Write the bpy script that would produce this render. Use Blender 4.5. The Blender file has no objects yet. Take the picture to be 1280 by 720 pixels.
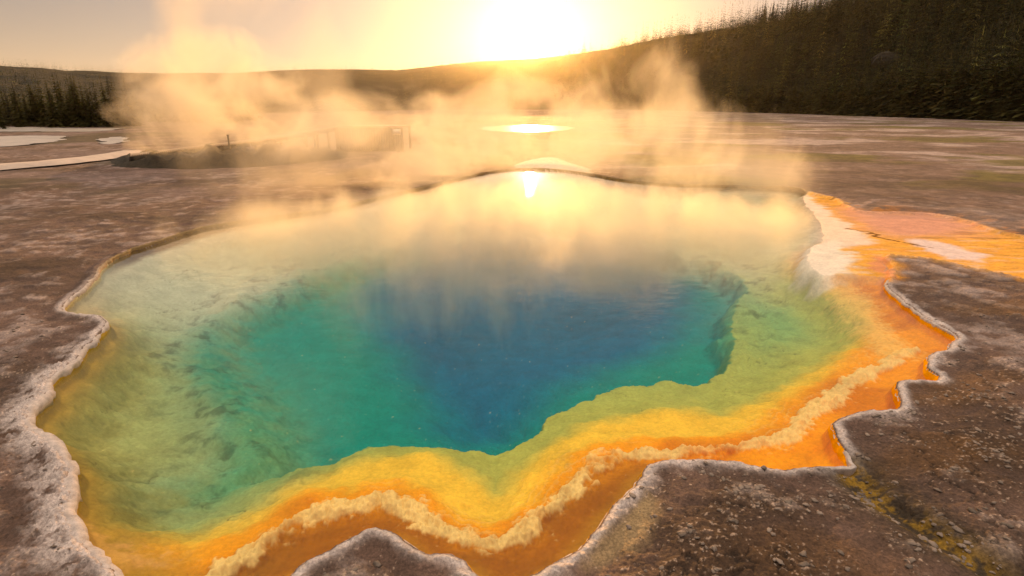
import bpy, bmesh, math, random
import numpy as np, time
T0 = time.time()
from mathutils import Vector, Matrix

random.seed(7); rng = np.random.default_rng(11)
R = math.radians
sc = bpy.context.scene
COL = sc.collection

# ------------------------------------------------------------------ camera
H = 3.0                       # eye height above the water (m)
F = 711.0                     # focal length in photo pixels (1280 wide) = 20 mm lens
PITCH = R(17.7)
cam_d = bpy.data.cameras.new('camera'); cam_d.lens = 20.0; cam_d.sensor_width = 36.0
cam_d.clip_start = 0.05; cam_d.clip_end = 12000
cam = bpy.data.objects.new('camera', cam_d); COL.objects.link(cam)
cam.location = (0, 0, H); cam.rotation_euler = (R(90) - PITCH, 0, 0)
sc.camera = cam

def ray(px, py):
    """direction of a photo pixel in the world"""
    x = (px - 640.0) / F; y = (360.0 - py) / F
    c, s = math.cos(PITCH), math.sin(PITCH)
    return np.array([x, c + y * s, -s + y * c])

def gp(px, py, z=0.0):
    """where a photo pixel meets the level z"""
    d = ray(px, py); t = (z - H) / d[2]
    return d[0] * t, d[1] * t

def at(px, py, dist):
    """point on a pixel's ray at horizontal distance dist"""
    d = ray(px, py); t = dist / math.hypot(d[0], d[1])
    return np.array([d[0] * t, d[1] * t, H + d[2] * t])

def poly(pts, z=0.0):
    return np.array([gp(a, b, z) for a, b in pts])

# ------------------------------------------------------------------ numpy noise
_perm = rng.permutation(512).astype(np.int64)
_ang = rng.random(512) * 2 * np.pi
_gx, _gy = np.cos(_ang), np.sin(_ang)
def perlin(x, y, seed=0):
    xi = np.floor(x).astype(np.int64); yi = np.floor(y).astype(np.int64)
    xf = x - xi; yf = y - yi
    u = xf * xf * xf * (xf * (xf * 6 - 15) + 10); v = yf * yf * yf * (yf * (yf * 6 - 15) + 10)
    def g(ix, iy, dx, dy):
        h = _perm[(_perm[(ix + seed * 37) & 511] + iy) & 511]
        return _gx[h] * dx + _gy[h] * dy
    a = g(xi, yi, xf, yf); b = g(xi + 1, yi, xf - 1, yf)
    c = g(xi, yi + 1, xf, yf - 1); d = g(xi + 1, yi + 1, xf - 1, yf - 1)
    return (a + u * (b - a)) * (1 - v) + (c + u * (d - c)) * v
def fbm(x, y, octv=4, seed=0, gain=0.5):
    s = 0; a = 1; t = 0
    for i in range(octv):
        s = s + a * perlin(x * 2 ** i + 17.3 * i, y * 2 ** i - 9.1 * i, seed + i); t += a; a *= gain
    return s / t * 1.6
def sstep(a, b, x):
    t = np.clip((x - a) / (b - a), 0, 1); return t * t * (3 - 2 * t)
def seg_dist(P, poly_, closed=True):
    """signed distance (negative inside) from points P (n,2) to a polygon"""
    n = len(poly_); d2 = np.full(len(P), 1e18); inside = np.zeros(len(P), bool)
    rngn = range(n) if closed else range(n - 1)
    for i in rngn:
        a = poly_[i]; b = poly_[(i + 1) % n]; e = b - a
        w = P - a
        t = np.clip((w[:, 0] * e[0] + w[:, 1] * e[1]) / max(e @ e, 1e-12), 0, 1)
        dx = w[:, 0] - e[0] * t; dy = w[:, 1] - e[1] * t
        d2 = np.minimum(d2, dx * dx + dy * dy)
        if closed:
            c = (a[1] > P[:, 1]) != (b[1] > P[:, 1])
            with np.errstate(divide='ignore', invalid='ignore'):
                xx = (b[0] - a[0]) * (P[:, 1] - a[1]) / (b[1] - a[1] + 1e-18) + a[0]
            inside ^= c & (P[:, 0] < xx)
    d = np.sqrt(d2)
    return np.where(inside, -d, d) if closed else d
def seg_dist_local(P, q, pad=1.0):
    a = q; b = np.roll(q, -1, 0)
    lo = P.min(0) - pad; hi = P.max(0) + pad
    yov = (np.minimum(a[:, 1], b[:, 1]) <= P[:, 1].max()) & (np.maximum(a[:, 1], b[:, 1]) >= P[:, 1].min()) & (np.maximum(a[:, 0], b[:, 0]) >= P[:, 0].min())
    box = (np.maximum(a[:, 0], b[:, 0]) > lo[0]) & (np.minimum(a[:, 0], b[:, 0]) < hi[0]) & (np.maximum(a[:, 1], b[:, 1]) > lo[1]) & (np.minimum(a[:, 1], b[:, 1]) < hi[1])
    d2 = np.full(len(P), 1e6); inside = np.zeros(len(P), bool)
    for i in np.where(yov | box)[0]:
        A, B = a[i], b[i]
        if box[i]:
            e = B - A; w = P - A; t = np.clip((w @ e) / max(e @ e, 1e-12), 0, 1)
            r_ = w - t[:, None] * e; d2 = np.minimum(d2, (r_ * r_).sum(1))
        if yov[i]:
            c = (A[1] > P[:, 1]) != (B[1] > P[:, 1])
            xx = (B[0] - A[0]) * (P[:, 1] - A[1]) / (B[1] - A[1] + 1e-18) + A[0]
            inside ^= c & (P[:, 0] < xx)
    d = np.sqrt(d2); return np.where(inside, -d, d)
def smooth_poly(p, n=3, closed=True):
    """Chaikin corner cutting"""
    for _ in range(n):
        q = np.roll(p, -1, 0) if closed else p[1:]
        pp = p if closed else p[:-1]
        r = np.empty((len(pp) * 2, 2)); r[0::2] = pp * .75 + q * .25; r[1::2] = pp * .25 + q * .75
        if not closed: r = np.vstack([p[:1], r, p[-1:]])
        p = r
    return p

# ------------------------------------------------------------------ materials
def new_mat(name):
    m = bpy.data.materials.new(name); m.use_nodes = True
    nt = m.node_tree; nt.nodes.clear()
    return m, nt, nt.nodes, nt.links
def N(nodes, t, **kw):
    n = nodes.new(t)
    for k, v in kw.items():
        if k.startswith('i_'): n.inputs[k[2:].replace('_', ' ')].default_value = v
        else: setattr(n, k, v)
    return n

def surf_mat(name, col=None, attr=None, rough=0.8, var=0.35, scale=6.0, bump=0.3, bscale=30.0, bdist=0.02, spec=0.3, translucent=0.0, fine=0.0):
    """a rough natural surface: base colour (attribute or constant) broken up by procedural noise"""
    m, nt, nd, lk = new_mat(name)
    out = N(nd, 'ShaderNodeOutputMaterial'); bs = N(nd, 'ShaderNodeBsdfPrincipled')
    bs.inputs['Roughness'].default_value = rough
    bs.inputs['Specular IOR Level'].default_value = spec
    geo = N(nd, 'ShaderNodeNewGeometry')
    n1 = N(nd, 'ShaderNodeTexNoise'); n1.inputs['Scale'].default_value = scale; n1.inputs['Detail'].default_value = 6; n1.inputs['Roughness'].default_value = 0.65
    lk.new(geo.outputs['Position'], n1.inputs['Vector'])
    mr = N(nd, 'ShaderNodeMapRange'); mr.inputs['From Min'].default_value = 0.3; mr.inputs['From Max'].default_value = 0.7
    mr.inputs['To Min'].default_value = 1 - var; mr.inputs['To Max'].default_value = 1 + var
    lk.new(n1.outputs['Fac'], mr.inputs['Value'])
    sc_ = N(nd, 'ShaderNodeVectorMath', operation='SCALE')
    if attr:
        at_ = N(nd, 'ShaderNodeAttribute'); at_.attribute_name = attr; lk.new(at_.outputs['Color'], sc_.inputs[0])
    else:
        sc_.inputs[0].default_value = col
    lk.new(mr.outputs['Result'], sc_.inputs['Scale'])
    last = sc_.outputs['Vector']
    if fine > 0:
        n3 = N(nd, 'ShaderNodeTexNoise'); n3.inputs['Scale'].default_value = scale * 9; n3.inputs['Detail'].default_value = 5; n3.inputs['Roughness'].default_value = 0.7
        lk.new(geo.outputs['Position'], n3.inputs['Vector'])
        m3 = N(nd, 'ShaderNodeMapRange'); m3.inputs['From Min'].default_value = 0.3; m3.inputs['From Max'].default_value = 0.7
        m3.inputs['To Min'].default_value = 1 - fine; m3.inputs['To Max'].default_value = 1 + fine
        lk.new(n3.outputs['Fac'], m3.inputs['Value'])
        s3 = N(nd, 'ShaderNodeVectorMath', operation='SCALE'); lk.new(last, s3.inputs[0]); lk.new(m3.outputs['Result'], s3.inputs['Scale'])
        last = s3.outputs['Vector']
    lk.new(last, bs.inputs['Base Color'])
    if bump > 0:
        n2 = N(nd, 'ShaderNodeTexNoise'); n2.inputs['Scale'].default_value = bscale; n2.inputs['Detail'].default_value = 8; n2.inputs['Roughness'].default_value = 0.6
        lk.new(geo.outputs['Position'], n2.inputs['Vector'])
        bp = N(nd, 'ShaderNodeBump'); bp.inputs['Strength'].default_value = bump; bp.inputs['Distance'].default_value = bdist
        lk.new(n2.outputs['Fac'], bp.inputs['Height']); lk.new(bp.outputs['Normal'], bs.inputs['Normal'])
    if translucent > 0:
        tr = N(nd, 'ShaderNodeBsdfTranslucent'); lk.new(last, tr.inputs['Color'])
        mx = N(nd, 'ShaderNodeMixShader'); mx.inputs['Fac'].default_value = translucent
        lk.new(bs.outputs[0], mx.inputs[1]); lk.new(tr.outputs[0], mx.inputs[2]); lk.new(mx.outputs[0], out.inputs['Surface'])
    else:
        lk.new(bs.outputs[0], out.inputs['Surface'])
    return m

def water_mat(name, tint=(0.98, 1.0, 1.0), bscale=4.0, bump=0.06, rough=0.03):
    """still water: see-through sheet with Fresnel reflection and faint ripples"""
    m, nt, nd, lk = new_mat(name)
    out = N(nd, 'ShaderNodeOutputMaterial')
    geo = N(nd, 'ShaderNodeNewGeometry')
    n2 = N(nd, 'ShaderNodeTexNoise'); n2.inputs['Scale'].default_value = bscale; n2.inputs['Detail'].default_value = 4
    lk.new(geo.outputs['Position'], n2.inputs['Vector'])
    bp = N(nd, 'ShaderNodeBump'); bp.inputs['Strength'].default_value = bump; bp.inputs['Distance'].default_value = 0.1
    lk.new(n2.outputs['Fac'], bp.inputs['Height'])
    fr = N(nd, 'ShaderNodeFresnel'); fr.inputs['IOR'].default_value = 1.33; lk.new(bp.outputs[0], fr.inputs['Normal'])
    tr = N(nd, 'ShaderNodeBsdfTransparent'); tr.inputs['Color'].default_value = (*tint, 1)
    gl = N(nd, 'ShaderNodeBsdfGlossy'); gl.inputs['Roughness'].default_value = rough; lk.new(bp.outputs[0], gl.inputs['Normal'])
    gl.inputs['Color'].default_value = (1, 1, 1, 1)
    mx = N(nd, 'ShaderNodeMixShader'); lk.new(fr.outputs[0], mx.inputs['Fac']); lk.new(tr.outputs[0], mx.inputs[1]); lk.new(gl.outputs[0], mx.inputs[2])
    lk.new(mx.outputs[0], out.inputs['Surface'])
    return m

# ------------------------------------------------------------------ object helpers
def mesh_np(name, V, Fc, mat, parent=None, smooth=False, attrs=None, k=4):
    V = np.asarray(V, dtype=np.float32); Fc = np.asarray(Fc, dtype=np.int32)
    me = bpy.data.meshes.new(name)
    me.vertices.add(len(V)); me.vertices.foreach_set('co', V.ravel())
    me.loops.add(Fc.size); me.loops.foreach_set('vertex_index', Fc.ravel())
    me.polygons.add(len(Fc)); me.polygons.foreach_set('loop_start', np.arange(0, Fc.size, Fc.shape[1], dtype=np.int32))
    if smooth: me.polygons.foreach_set('use_smooth', np.ones(len(Fc), bool))
    me.update(calc_edges=True); me.validate()
    if attrs is not None:
        for an, av in attrs.items():
            a = me.attributes.new(an, 'FLOAT_COLOR', 'POINT')
            c = np.ones((len(V), 4), np.float32); c[:, :3] = av; a.data.foreach_set('color', c.ravel())
    me.materials.append(mat)
    o = bpy.data.objects.new(name, me); COL.objects.link(o)
    if parent: o.parent = parent
    return o
def tag(o, label=None, cat=None, group=None, kind=None):
    if label: o['label'] = label
    if cat: o['category'] = cat
    if group: o['group'] = group
    if kind: o['kind'] = kind
    return o
def empty(name, loc, rz=0):
    o = bpy.data.objects.new(name, None); COL.objects.link(o); o.location = loc; o.rotation_euler = (0, 0, rz)
    o.empty_display_size = 0.3
    return o

# ------------------------------------------------------------------ outlines (traced, on the ground)
RIM = [(245,288),(300,279),(350,272),(395,266),(430,260),(470,249),(520,238),(560,228),(600,218),(640,212),(690,212),(740,219),(780,227),(840,232),(900,233),(955,234),(1000,236),
       (1012,244),(1045,250),(1058,262),(1078,269),(1150,268),(1205,277),(1240,292),(1300,303),(1420,318),
       (1430,372),(1300,358),(1240,343),(1180,330),(1130,323),(1108,320),(1106,326),(1115,335),(1112,350),(1102,360),
       (1122,376),(1150,397),(1172,412),(1196,424),(1186,437),(1162,452),(1156,464),(1172,474),(1170,483),(1140,482),(1118,488),(1120,498),(1130,510),(1120,520),(1085,522),(1050,525),(1043,538),(1048,558),(1060,577),(1072,590),
       (1050,590),(1000,598),(960,594),(920,586),(870,583),(828,585),(812,592),(796,612),(780,620),(764,640),(760,660),(742,682),(730,696),(700,708),(668,722),(650,745),(615,748),(590,726),
       (583,714),(560,703),(532,700),(518,690),(500,674),(478,667),(455,673),(425,688),(398,703),(372,722),(350,750),(320,800),(240,810),(170,770),
       (135,722),(122,695),(98,668),(90,645),(94,622),(93,598),(78,578),(60,556),(34,538),(44,518),(60,500),(64,482),(88,464),(104,442),(124,427),(136,408),(126,400),(88,397),(76,390),(98,372),(118,352),(130,333),(160,316),(200,304)]
rim0 = smooth_poly(poly(RIM, 0.0), 2)
# walk the outline at even steps and roughen it
def resample(p, step, closed=True):
    q = np.vstack([p, p[:1]]) if closed else p
    L = np.concatenate([[0], np.cumsum(np.hypot(*np.diff(q, axis=0).T))])
    n = max(int(L[-1] / step), 3); s = np.linspace(0, L[-1], n, endpoint=not closed)
    return np.stack([np.interp(s, L, q[:, 0]), np.interp(s, L, q[:, 1])], 1)
rim = resample(rim0, 0.06)
jit = np.stack([fbm(rim[:, 0] * 2.2, rim[:, 1] * 2.2, 4, 3), fbm(rim[:, 0] * 2.2, rim[:, 1] * 2.2, 4, 9)], 1)
rim = rim + jit * 0.085

RIDGE = [(225,730),(262,702),(300,680),(335,652),(370,628),(410,612),(450,606),(485,604),(515,616),(545,634),(580,648),(620,656),(655,650),(690,628),(712,600),(738,568),(775,552),(830,548),(890,551),(940,545),(985,525),(1030,495),(1070,462),(1110,440),(1150,430)]
RIDGE2 = [(1000,262),(1030,300),(1050,340),(1075,375),(1100,405),(1120,430)]
YEL = [(215,690),(255,672),(300,655),(340,628),(380,606),(430,596),(480,590),(520,604),(555,628),(590,643),(625,646),(660,636),(690,608),(712,575),(740,550),(790,537),(850,535),(905,540),(945,530),(990,500),(1035,470),(1068,440),(1095,418),(1080,390),(1050,362),(1015,342),(1000,330),(996,310),(1020,290),(1010,262),(990,244),
       (900,238),(760,228),(690,216),(640,216),(560,235),(430,268),(300,286),(210,312),(150,335),(110,385),(135,395),(145,415),(110,460),(85,485),(60,520),(60,548),(95,580),(105,610),(108,640),(150,652),(180,662)]
GRN = [(205,684),(240,672),(280,652),(318,640),(352,612),(380,598),(450,577),(470,568),(500,566),(540,570),(575,600),(605,620),(640,612),(668,590),(690,566),(715,540),(755,520),(810,507),(860,508),(920,522),(960,500),(1000,478),(1045,452),(1085,424),(1092,405),(1066,378),(1030,358),(985,344),(975,300),(980,262),(960,246),
       (840,240),(690,222),(560,240),(430,275),(310,292),(200,335),(140,395),(165,430),(125,470),(95,510),(85,545),(115,590),(125,640)]
DEEP = [(235,632),(290,622),(350,612),(380,597),(450,575),(470,568),(500,565),(545,568),(600,570),(612,572),(640,562),(665,548),(690,525),(715,505),(750,490),(790,480),(815,476),(850,479),(880,482),(905,462),(918,440),(920,415),(912,398),(925,378),(940,362),(930,345),(890,325),(800,308),(640,300),(500,305),(390,332),(310,370),(250,400),(230,440),(262,480),(290,520),(300,560),(280,590),(240,605)]
BLUE = [(520,560),(580,560),(640,545),(700,505),(760,480),(830,462),(880,440),(900,400),(880,350),(780,320),(640,310),(520,330),(440,360),(430,410),(480,460),(510,510)]
yel = smooth_poly(poly(YEL, -0.1), 2); grn = smooth_poly(poly(GRN, -0.3), 2)
deep = smooth_poly(poly(DEEP, -0.6), 1); blue = smooth_poly(poly(BLUE, -1.2), 2)
ridge = smooth_poly(poly(RIDGE, -0.03), 2, False); ridge2 = smooth_poly(poly(RIDGE2, -0.03), 2, False)
DRAIN = [(1068,588),(1085,610),(1120,640),(1160,668),(1200,690),(1245,722),(1330,800)]
drain = smooth_poly(poly(DRAIN, 0.05), 2, False)
dark_c = [(160,800),(310,720),(350,690),(400,660),(430,650),(470,655),(520,668),(540,690),(600,700),(690,700),(740,650),(770,612),(800,590)]

# ------------------------------------------------------------------ terrain grid
az_d = np.linspace(-50, 50, 1150); az = R(1) * np.concatenate([np.linspace(-180, -50.8, 70), az_d, np.linspace(50.8, 180, 70)[:-1]])
rr = [0.25]
while rr[-1] < 9000:
    r = rr[-1]
    dr = min(max(r * r / 2300, 0.011), 0.065) if r < 19 else min(.065 + (r - 19) * .01, r * 0.0075)
    if r < 1.8: dr = 0.12
    if r > 400: dr = r * 0.03
    rr.append(r + dr)
rr = np.array(rr); nr, na = len(rr), len(az)
AZ, RR = np.meshgrid(az, rr)
X = (np.sin(AZ) * RR).ravel(); Y = (np.cos(AZ) * RR).ravel(); P = np.stack([X, Y], 1)
near = (RR.ravel() < 45)
sd = np.full(len(P), 50.0)
coarse = resample(rim0, 0.45)
sd[near] = seg_dist(P[near], coarse)
cl_ = np.where(near & (np.abs(sd) < 0.6))[0]
# exact distance only close to the outline, in azimuth order so that each batch meets few segments
for ch in np.array_split(cl_[np.lexsort((P[cl_, 0], np.round(P[cl_, 1] * 1.5)))], 260):
    sgn = seg_dist_local(P[ch], rim)
    sd[ch] = sgn
inside = sd < 0

# --- heights and colours inside
I = np.where(sd < 0.35)[0]
Pi = P[I]
w = np.stack([fbm(Pi[:, 0] * 1.1, Pi[:, 1] * 1.1, 4, 21), fbm(Pi[:, 0] * 1.1, Pi[:, 1] * 1.1, 4, 31)], 1)
wf = np.stack([fbm(Pi[:, 0] * 4.5, Pi[:, 1] * 4.5, 4, 41), fbm(Pi[:, 0] * 4.5, Pi[:, 1] * 4.5, 4, 51)], 1)
Pw = Pi + w * 0.14 + wf * 0.07
d_y = seg_dist(Pw, yel); d_g = seg_dist(Pw, grn); d_d = seg_dist(Pi + w * 0.13 + wf * 0.09, deep); d_b = seg_dist(Pi + w * 0.3, blue)
d_r = seg_dist(Pw, ridge, False); d_r2 = seg_dist(Pw, ridge2, False)
d_dk = seg_dist(Pi + w * .3, smooth_poly(poly(dark_c, -0.1), 2, False), False)
s_in = -sd[I]
n1 = fbm(Pi[:, 0] * 3, Pi[:, 1] * 3, 5, 61); n2 = fbm(Pi[:, 0] * 14, Pi[:, 1] * 14, 4, 71); n3 = fbm(Pi[:, 0] * .6, Pi[:, 1] * .6, 3, 81)
SP = smooth_poly(poly([(988,240),(1045,244),(1078,262),(1150,262),(1240,285),(1460,312),(1460,385),(1240,350),(1130,328),(1116,326),(1122,342),(1114,354),(1090,347),(1062,347),(1020,348),(992,328),(1001,308),(1022,297),(1012,272)], 0), 2)
d_sp = seg_dist(Pi + w * .15, SP); f_sp = sstep(.12, -.25, d_sp)
# depth
zc = -0.10 - 0.12 * sstep(0, 0.5, s_in)
zc = zc - 0.16 * sstep(0.05, -0.5, d_y) - 0.25 * sstep(0.1, -0.9, d_g)
wall = np.clip(-d_d, 0, 3); lf_ = sstep(0.2, -3.6, Pi[:, 0]) * sstep(3.4, 4.6, Pi[:, 1]); lw = 1 + np.maximum(7 * lf_, 2.5 * sstep(7, 9, Pi[:, 1])); wz = wall / lw
zc = zc - 0.4 * sstep(0.0, 0.12, wz) - 0.7 * sstep(0.05, 1.3, wz) - 0.5 * sstep(.8, 3, wz)
lumps = (1 - np.abs(n1)) ** 3
rk = np.exp(-(d_r / (0.10 + 0.13 * n1 + .06 * n3)) ** 2); rk2 = np.exp(-(d_r2 / 0.36) ** 2)
zc = zc + rk * 0.10 * (0.75 + n2 * 0.5) + rk2 * 0.05
zc = zc + n1 * 0.03 * sstep(0, 0.3, s_in) + n2 * 0.012 * sstep(0, .15, s_in)
zc = zc + sstep(-0.4, -1.5, d_g) * sstep(-0.2, 0.1, d_d) * 0.22 * (fbm(Pi[:, 0] * 1.2, Pi[:, 1] * 1.2, 5, 88))
# colours (mineral and microbial mat, with the far mist's paleness painted in)
def lin(r, g, b): return ((np.array([r, g, b]) / 255.0) ** 2.2)
C = np.tile(np.array([0.84, 0.325, 0.002]), (len(I), 1))
def mix(C, col, f): return C * (1 - f[:, None]) + np.asarray(col) * f[:, None]
C = mix(C, (0.62, 0.19, 0.002), sstep(-.1, .45, fbm(Pi[:, 0] * .9, Pi[:, 1] * 1.3, 4, 151)) * .8)
C = mix(C, (0.34, 0.115, 0.004), sstep(0.50, 0.10, d_dk) * (Pi[:, 1] < 5.2))               # thick brown mat of the near channels
C = mix(C, (0.84, 0.38, 0.012), sstep(0.15, -0.2, d_y))
C = mix(C, (0.84, 0.52, 0.045), sstep(-0.02, -0.25, d_y + 0.1 * n1))
far_f = sstep(6.5, 10, Pi[:, 1])
C = mix(C, (0.42, 0.42, 0.085), sstep(0.08, -0.35, d_g + 0.12 * n3))
left_f = sstep(-1.0, -4.0, Pi[:, 0])
C = mix(C, (0.19, 0.38, 0.14), sstep(-0.35, -1.3, d_g) * (0.25 + 0.65 * np.clip(left_f + sstep(3, 5, Pi[:, 0]), 0, 1)))
C = mix(C, (0.002, 0.26, 0.18), sstep(.9, .0, d_d) * left_f * (0.8 + .4 * n1))
C = mix(C, (0.10, 0.30, 0.13), sstep(0.0, 0.04, wall) * (1 - lf_))
C = mix(C, (0.001, 0.24, 0.19), sstep(0.02, 0.30, wall / (1 + 3.5 * lf_)))
C = mix(C, (0.0003, 0.125, 0.24), sstep(0.5, -1.3, d_b))
n4 = fbm(Pi[:, 0] * 13, Pi[:, 1] * 13, 4, 77, .55)
C = mix(C, (0.33, 0.36, 0.16), sstep(-1.5, -3.5, Pi[:, 0]) * sstep(3.2, 4.5, Pi[:, 1]) * .65 * sstep(.3, -.3, d_y) * sstep(-.3, .4, d_d))
C = mix(C, (0.26, 0.22, 0.04), sstep(-1.2, -3.2, Pi[:, 0]) * sstep(.9, .1, s_in + .3 * n1) * .75)
br_ = sstep(-.5, .05, fbm(Pi[:, 0] * 1.6, Pi[:, 1] * 1.6, 3, 111))
cr = sstep(.10, .50, rk * (.55 + .5 * br_) - .18 + n4 * .50 + n2 * .32)
rip = sstep(.35, .95, np.sin(d_r * 52 + 9 * n1 + 3 * n2)) * sstep(.62, .12, d_r) * sstep(-.25, .3, fbm(Pi[:, 0] * 1.3, Pi[:, 1] * 1.3, 4, 141)) * (1 - .6 * sstep(5.2, 3.6, Pi[:, 1]) * sstep(.5, .1, d_dk))
rip = rip * sstep(.32, .12, d_y)
C = mix(C, (0.84, 0.52, 0.13), rip * .55)
C = mix(C, (0.84, 0.60, 0.22), cr * (.55 + .4 * br_))
zc = zc + rip * .012
zc = zc + rk * n4 * .03
C = mix(C, (0.84, 0.54, 0.14), sstep(.0, .9, rk2 * 1.2 - .3 + n2 * .6 + n4 * .3) * .7)
stk = fbm(Pi[:, 0] * .7 + Pi[:, 1] * .2, Pi[:, 1] * 3.5, 5, 131, .6); C = mix(C, (0.70, 0.38, 0.10), f_sp * np.clip(.6 + .7 * stk, 0, 1)); C = mix(C, (0.25, 0.11, 0.02), f_sp * sstep(.05, .45, stk) * sstep(8.0, 10.5, Pi[:, 0]) * .75); C = mix(C, (0.72, 0.46, 0.27), f_sp * sstep(.0, -.45, stk + .3 * n1) * .8); C = mix(C, (0.55, 0.24, 0.05), f_sp * sstep(.0, .4, fbm(Pi[:, 0] * 1.5, Pi[:, 1] * 5, 4, 137)) * .5)
# pale and pink sinter where the pool spills over to the right
WH = smooth_poly(poly([(992,326),(1000,309),(1030,300),(1068,306),(1066,330),(1060,350),(1030,349),(1005,341)], 0), 2)
WH2 = smooth_poly(poly([(985,238),(1008,244),(1032,260),(1060,284),(1100,300),(1080,308),(1040,312),(1000,322),(1015,296),(1000,270)], 0), 2)
WH3 = smooth_poly(poly([(1130,298),(1165,300),(1215,313),(1240,322),(1222,326),(1170,322),(1150,312)], 0), 2)
PK = smooth_poly(poly([(1040,256),(1080,266),(1150,264),(1215,276),(1245,292),(1190,299),(1120,298),(1085,290),(1055,276)], 0), 2)
PK2 = smooth_poly(poly([(1085,318),(1108,322),(1115,335),(1110,350),(1098,354),(1085,338)], 0), 2)
Pq = Pi + w * .32 + wf * .12 + np.stack([fbm(Pi[:, 0] * .5, Pi[:, 1] * 2.6, 4, 121) * .28, fbm(Pi[:, 0] * .6, Pi[:, 1] * 1.6, 4, 123) * .30], 1) * f_sp[:, None]
for pl, colr, sft in ((PK, (0.60, 0.29, 0.19), 1.4), (PK2, (0.66, 0.27, 0.12), .25), (WH2, (0.75, 0.56, 0.42), .3), (WH, (0.80, 0.66, 0.52), .25), (WH3, (0.70, 0.52, 0.46), .3)):
    dd = seg_dist(Pq, pl); C = mix(C, colr, sstep(sft * .4, -sft * .6, dd))
bk = np.abs(seg_dist(Pq, poly([(1062,285),(1100,296),(1140,306),(1165,312)], 0), False))
C = mix(C, (0.16, 0.07, 0.02), sstep(.10, .03, bk))
# the left bay: cream mat shelf
LB = smooth_poly(poly([(95,655),(130,648),(170,655),(200,678),(190,700),(160,715),(120,690)], -0.1), 2)
dd = seg_dist(Pq, LB); C = mix(C, (0.68, 0.36, 0.09), sstep(.08, -.08, dd + n2 * .1)); zc = zc + .03 * sstep(.08, -.08, dd)
# narrow ochre margin along the rim
C = mix(C, (0.50, 0.27, 0.02), sstep(0.28, 0.02, s_in) * 0.6 * (Pi[:, 0] < 2))
C = mix(C, (0.52, 0.52, 0.40), sstep(8.0, 12.5, Pi[:, 1] - .25 * Pi[:, 0]) * .8 * sstep(-.8, .3, d_d) * (1 - f_sp))  # far bed painted pale to stand in for bright mist over the water
rkx = fbm(Pi[:, 0] * 2.6, Pi[:, 1] * 2.6, 5, 101, .65)
C = C * (1 - .42 * (sstep(.02, .40, rkx) * sstep(1.3, .2, np.abs(d_d)) * np.maximum(lf_, sstep(3.0, 4.5, Pi[:, 0])))[:, None])
C = C * (1 + 0.16 * n1[:, None] + 0.10 * n2[:, None])
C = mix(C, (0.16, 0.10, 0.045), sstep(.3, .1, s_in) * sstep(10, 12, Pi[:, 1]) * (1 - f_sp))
# dark flecks and cracks on the shelves
cr_ = np.abs(fbm(Pi[:, 0] * 1.7, Pi[:, 1] * 1.7, 3, 93)); crack = sstep(0.02, 0.0, cr_) * sstep(0.1, -0.2, d_g) * sstep(-.05, .05, d_d) * sstep(.0, .35, fbm(Pi[:, 0] * .9, Pi[:, 1] * .9, 2, 55))
C = C * (1 - 0.45 * crack[:, None]); zc -= crack * .02
zc = zc * (1 - f_sp) + (.012 + .012 * n1 + .004 * n2) * f_sp

# --- heights and colours outside
r_all = RR.ravel()
Zo = np.zeros(len(P)); gx, gy = X, Y
g1 = fbm(gx * .35, gy * .35, 4, 2); g2 = fbm(gx * 2.3, gy * 2.3, 5, 5, .6); g3 = fbm(gx * 9, gy * 9, 4, 7, .6); g4 = fbm(gx * .05, gy * .09, 4, 12)
g5 = fbm(gx * 26, gy * 26, 3, 17, .6)
edge = sstep(0, 0.8, sd)
Zo = 0.055 + 0.05 * edge + 0.05 * g1 * edge + 0.045 * g2 * sstep(0, .5, sd) * sstep(40, 8, r_all) + 0.018 * np.abs(g3) * sstep(25, 6, r_all) * sstep(.02, .3, sd) + 0.007 * g5 * sstep(12, 4, r_all)
Zo += 0.035 * np.exp(-((sd - 0.06) / 0.07) ** 2) * (1 + g3)
Zo += sstep(-2, -3.5, X) * sstep(8, 6, Y) * sstep(.45, .1, sd) * sstep(-.01, .05, sd) * (.05 * np.abs(g3) + .03 * g5)
PONDS = [[(-60,174),(0,170),(60,169),(86,171),(70,177),(30,182),(-60,186)], [(122,174),(140,171),(158,171),(160,177),(140,180),(125,179)],
         [(-60,158),(60,159),(110,161),(165,159.5),(120,165),(40,164),(-60,165)], [(590,160),(640,156),(700,157),(722,160),(690,165),(620,165)]]
for q_ in PONDS:
    pp_ = smooth_poly(poly(q_, .08), 2); lo_ = pp_.min(0) - 6; hi_ = pp_.max(0) + 6
    k_ = np.where((X > lo_[0]) & (X < hi_[0]) & (Y > lo_[1]) & (Y < hi_[1]))[0]
    d_ = seg_dist(P[k_], pp_); f_ = sstep(5, 1.2, d_); Zo[k_] = Zo[k_] * (1 - f_) + (.09 - .12 * sstep(.9, -.6, d_ + .5 * g1[k_])) * f_
APR = smooth_poly(poly([(640,208),(665,199),(692,196),(708,203),(742,213),(728,217),(690,214),(655,213)], .12), 2)
k_ = np.where((r_all > 12) & (r_all < 40) & (np.abs(X - 1.5) < 8))[0]; d_ap = seg_dist(P[k_] + np.stack([g2[k_], g1[k_]], 1) * .25, APR)
Zo[k_] += .10 * sstep(.4, -.8, d_ap) * sstep(.15, .8, sd[k_])
dn = np.full(len(P), 9.0); m_ = (r_all < 12) & (X > 0); dn[m_] = seg_dist(P[m_] + np.stack([g2[m_], g1[m_]], 1) * .1, drain, False)
Zo -= 0.10 * np.exp(-(dn / 0.16) ** 2)
spd = seg_dist(P[near], poly([(1060,262),(1200,283),(1420,330)], 0), False)
G = np.tile(np.array([0.150, 0.098, 0.080]), (len(P), 1))
G = mix(G, (0.085, 0.052, 0.033), sstep(-.15, .45, g1 + .5 * g2))
G = mix(G, (0.33, 0.275, 0.27), sstep(.0, .45, g2 - .6 * g1) * .85)
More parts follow.
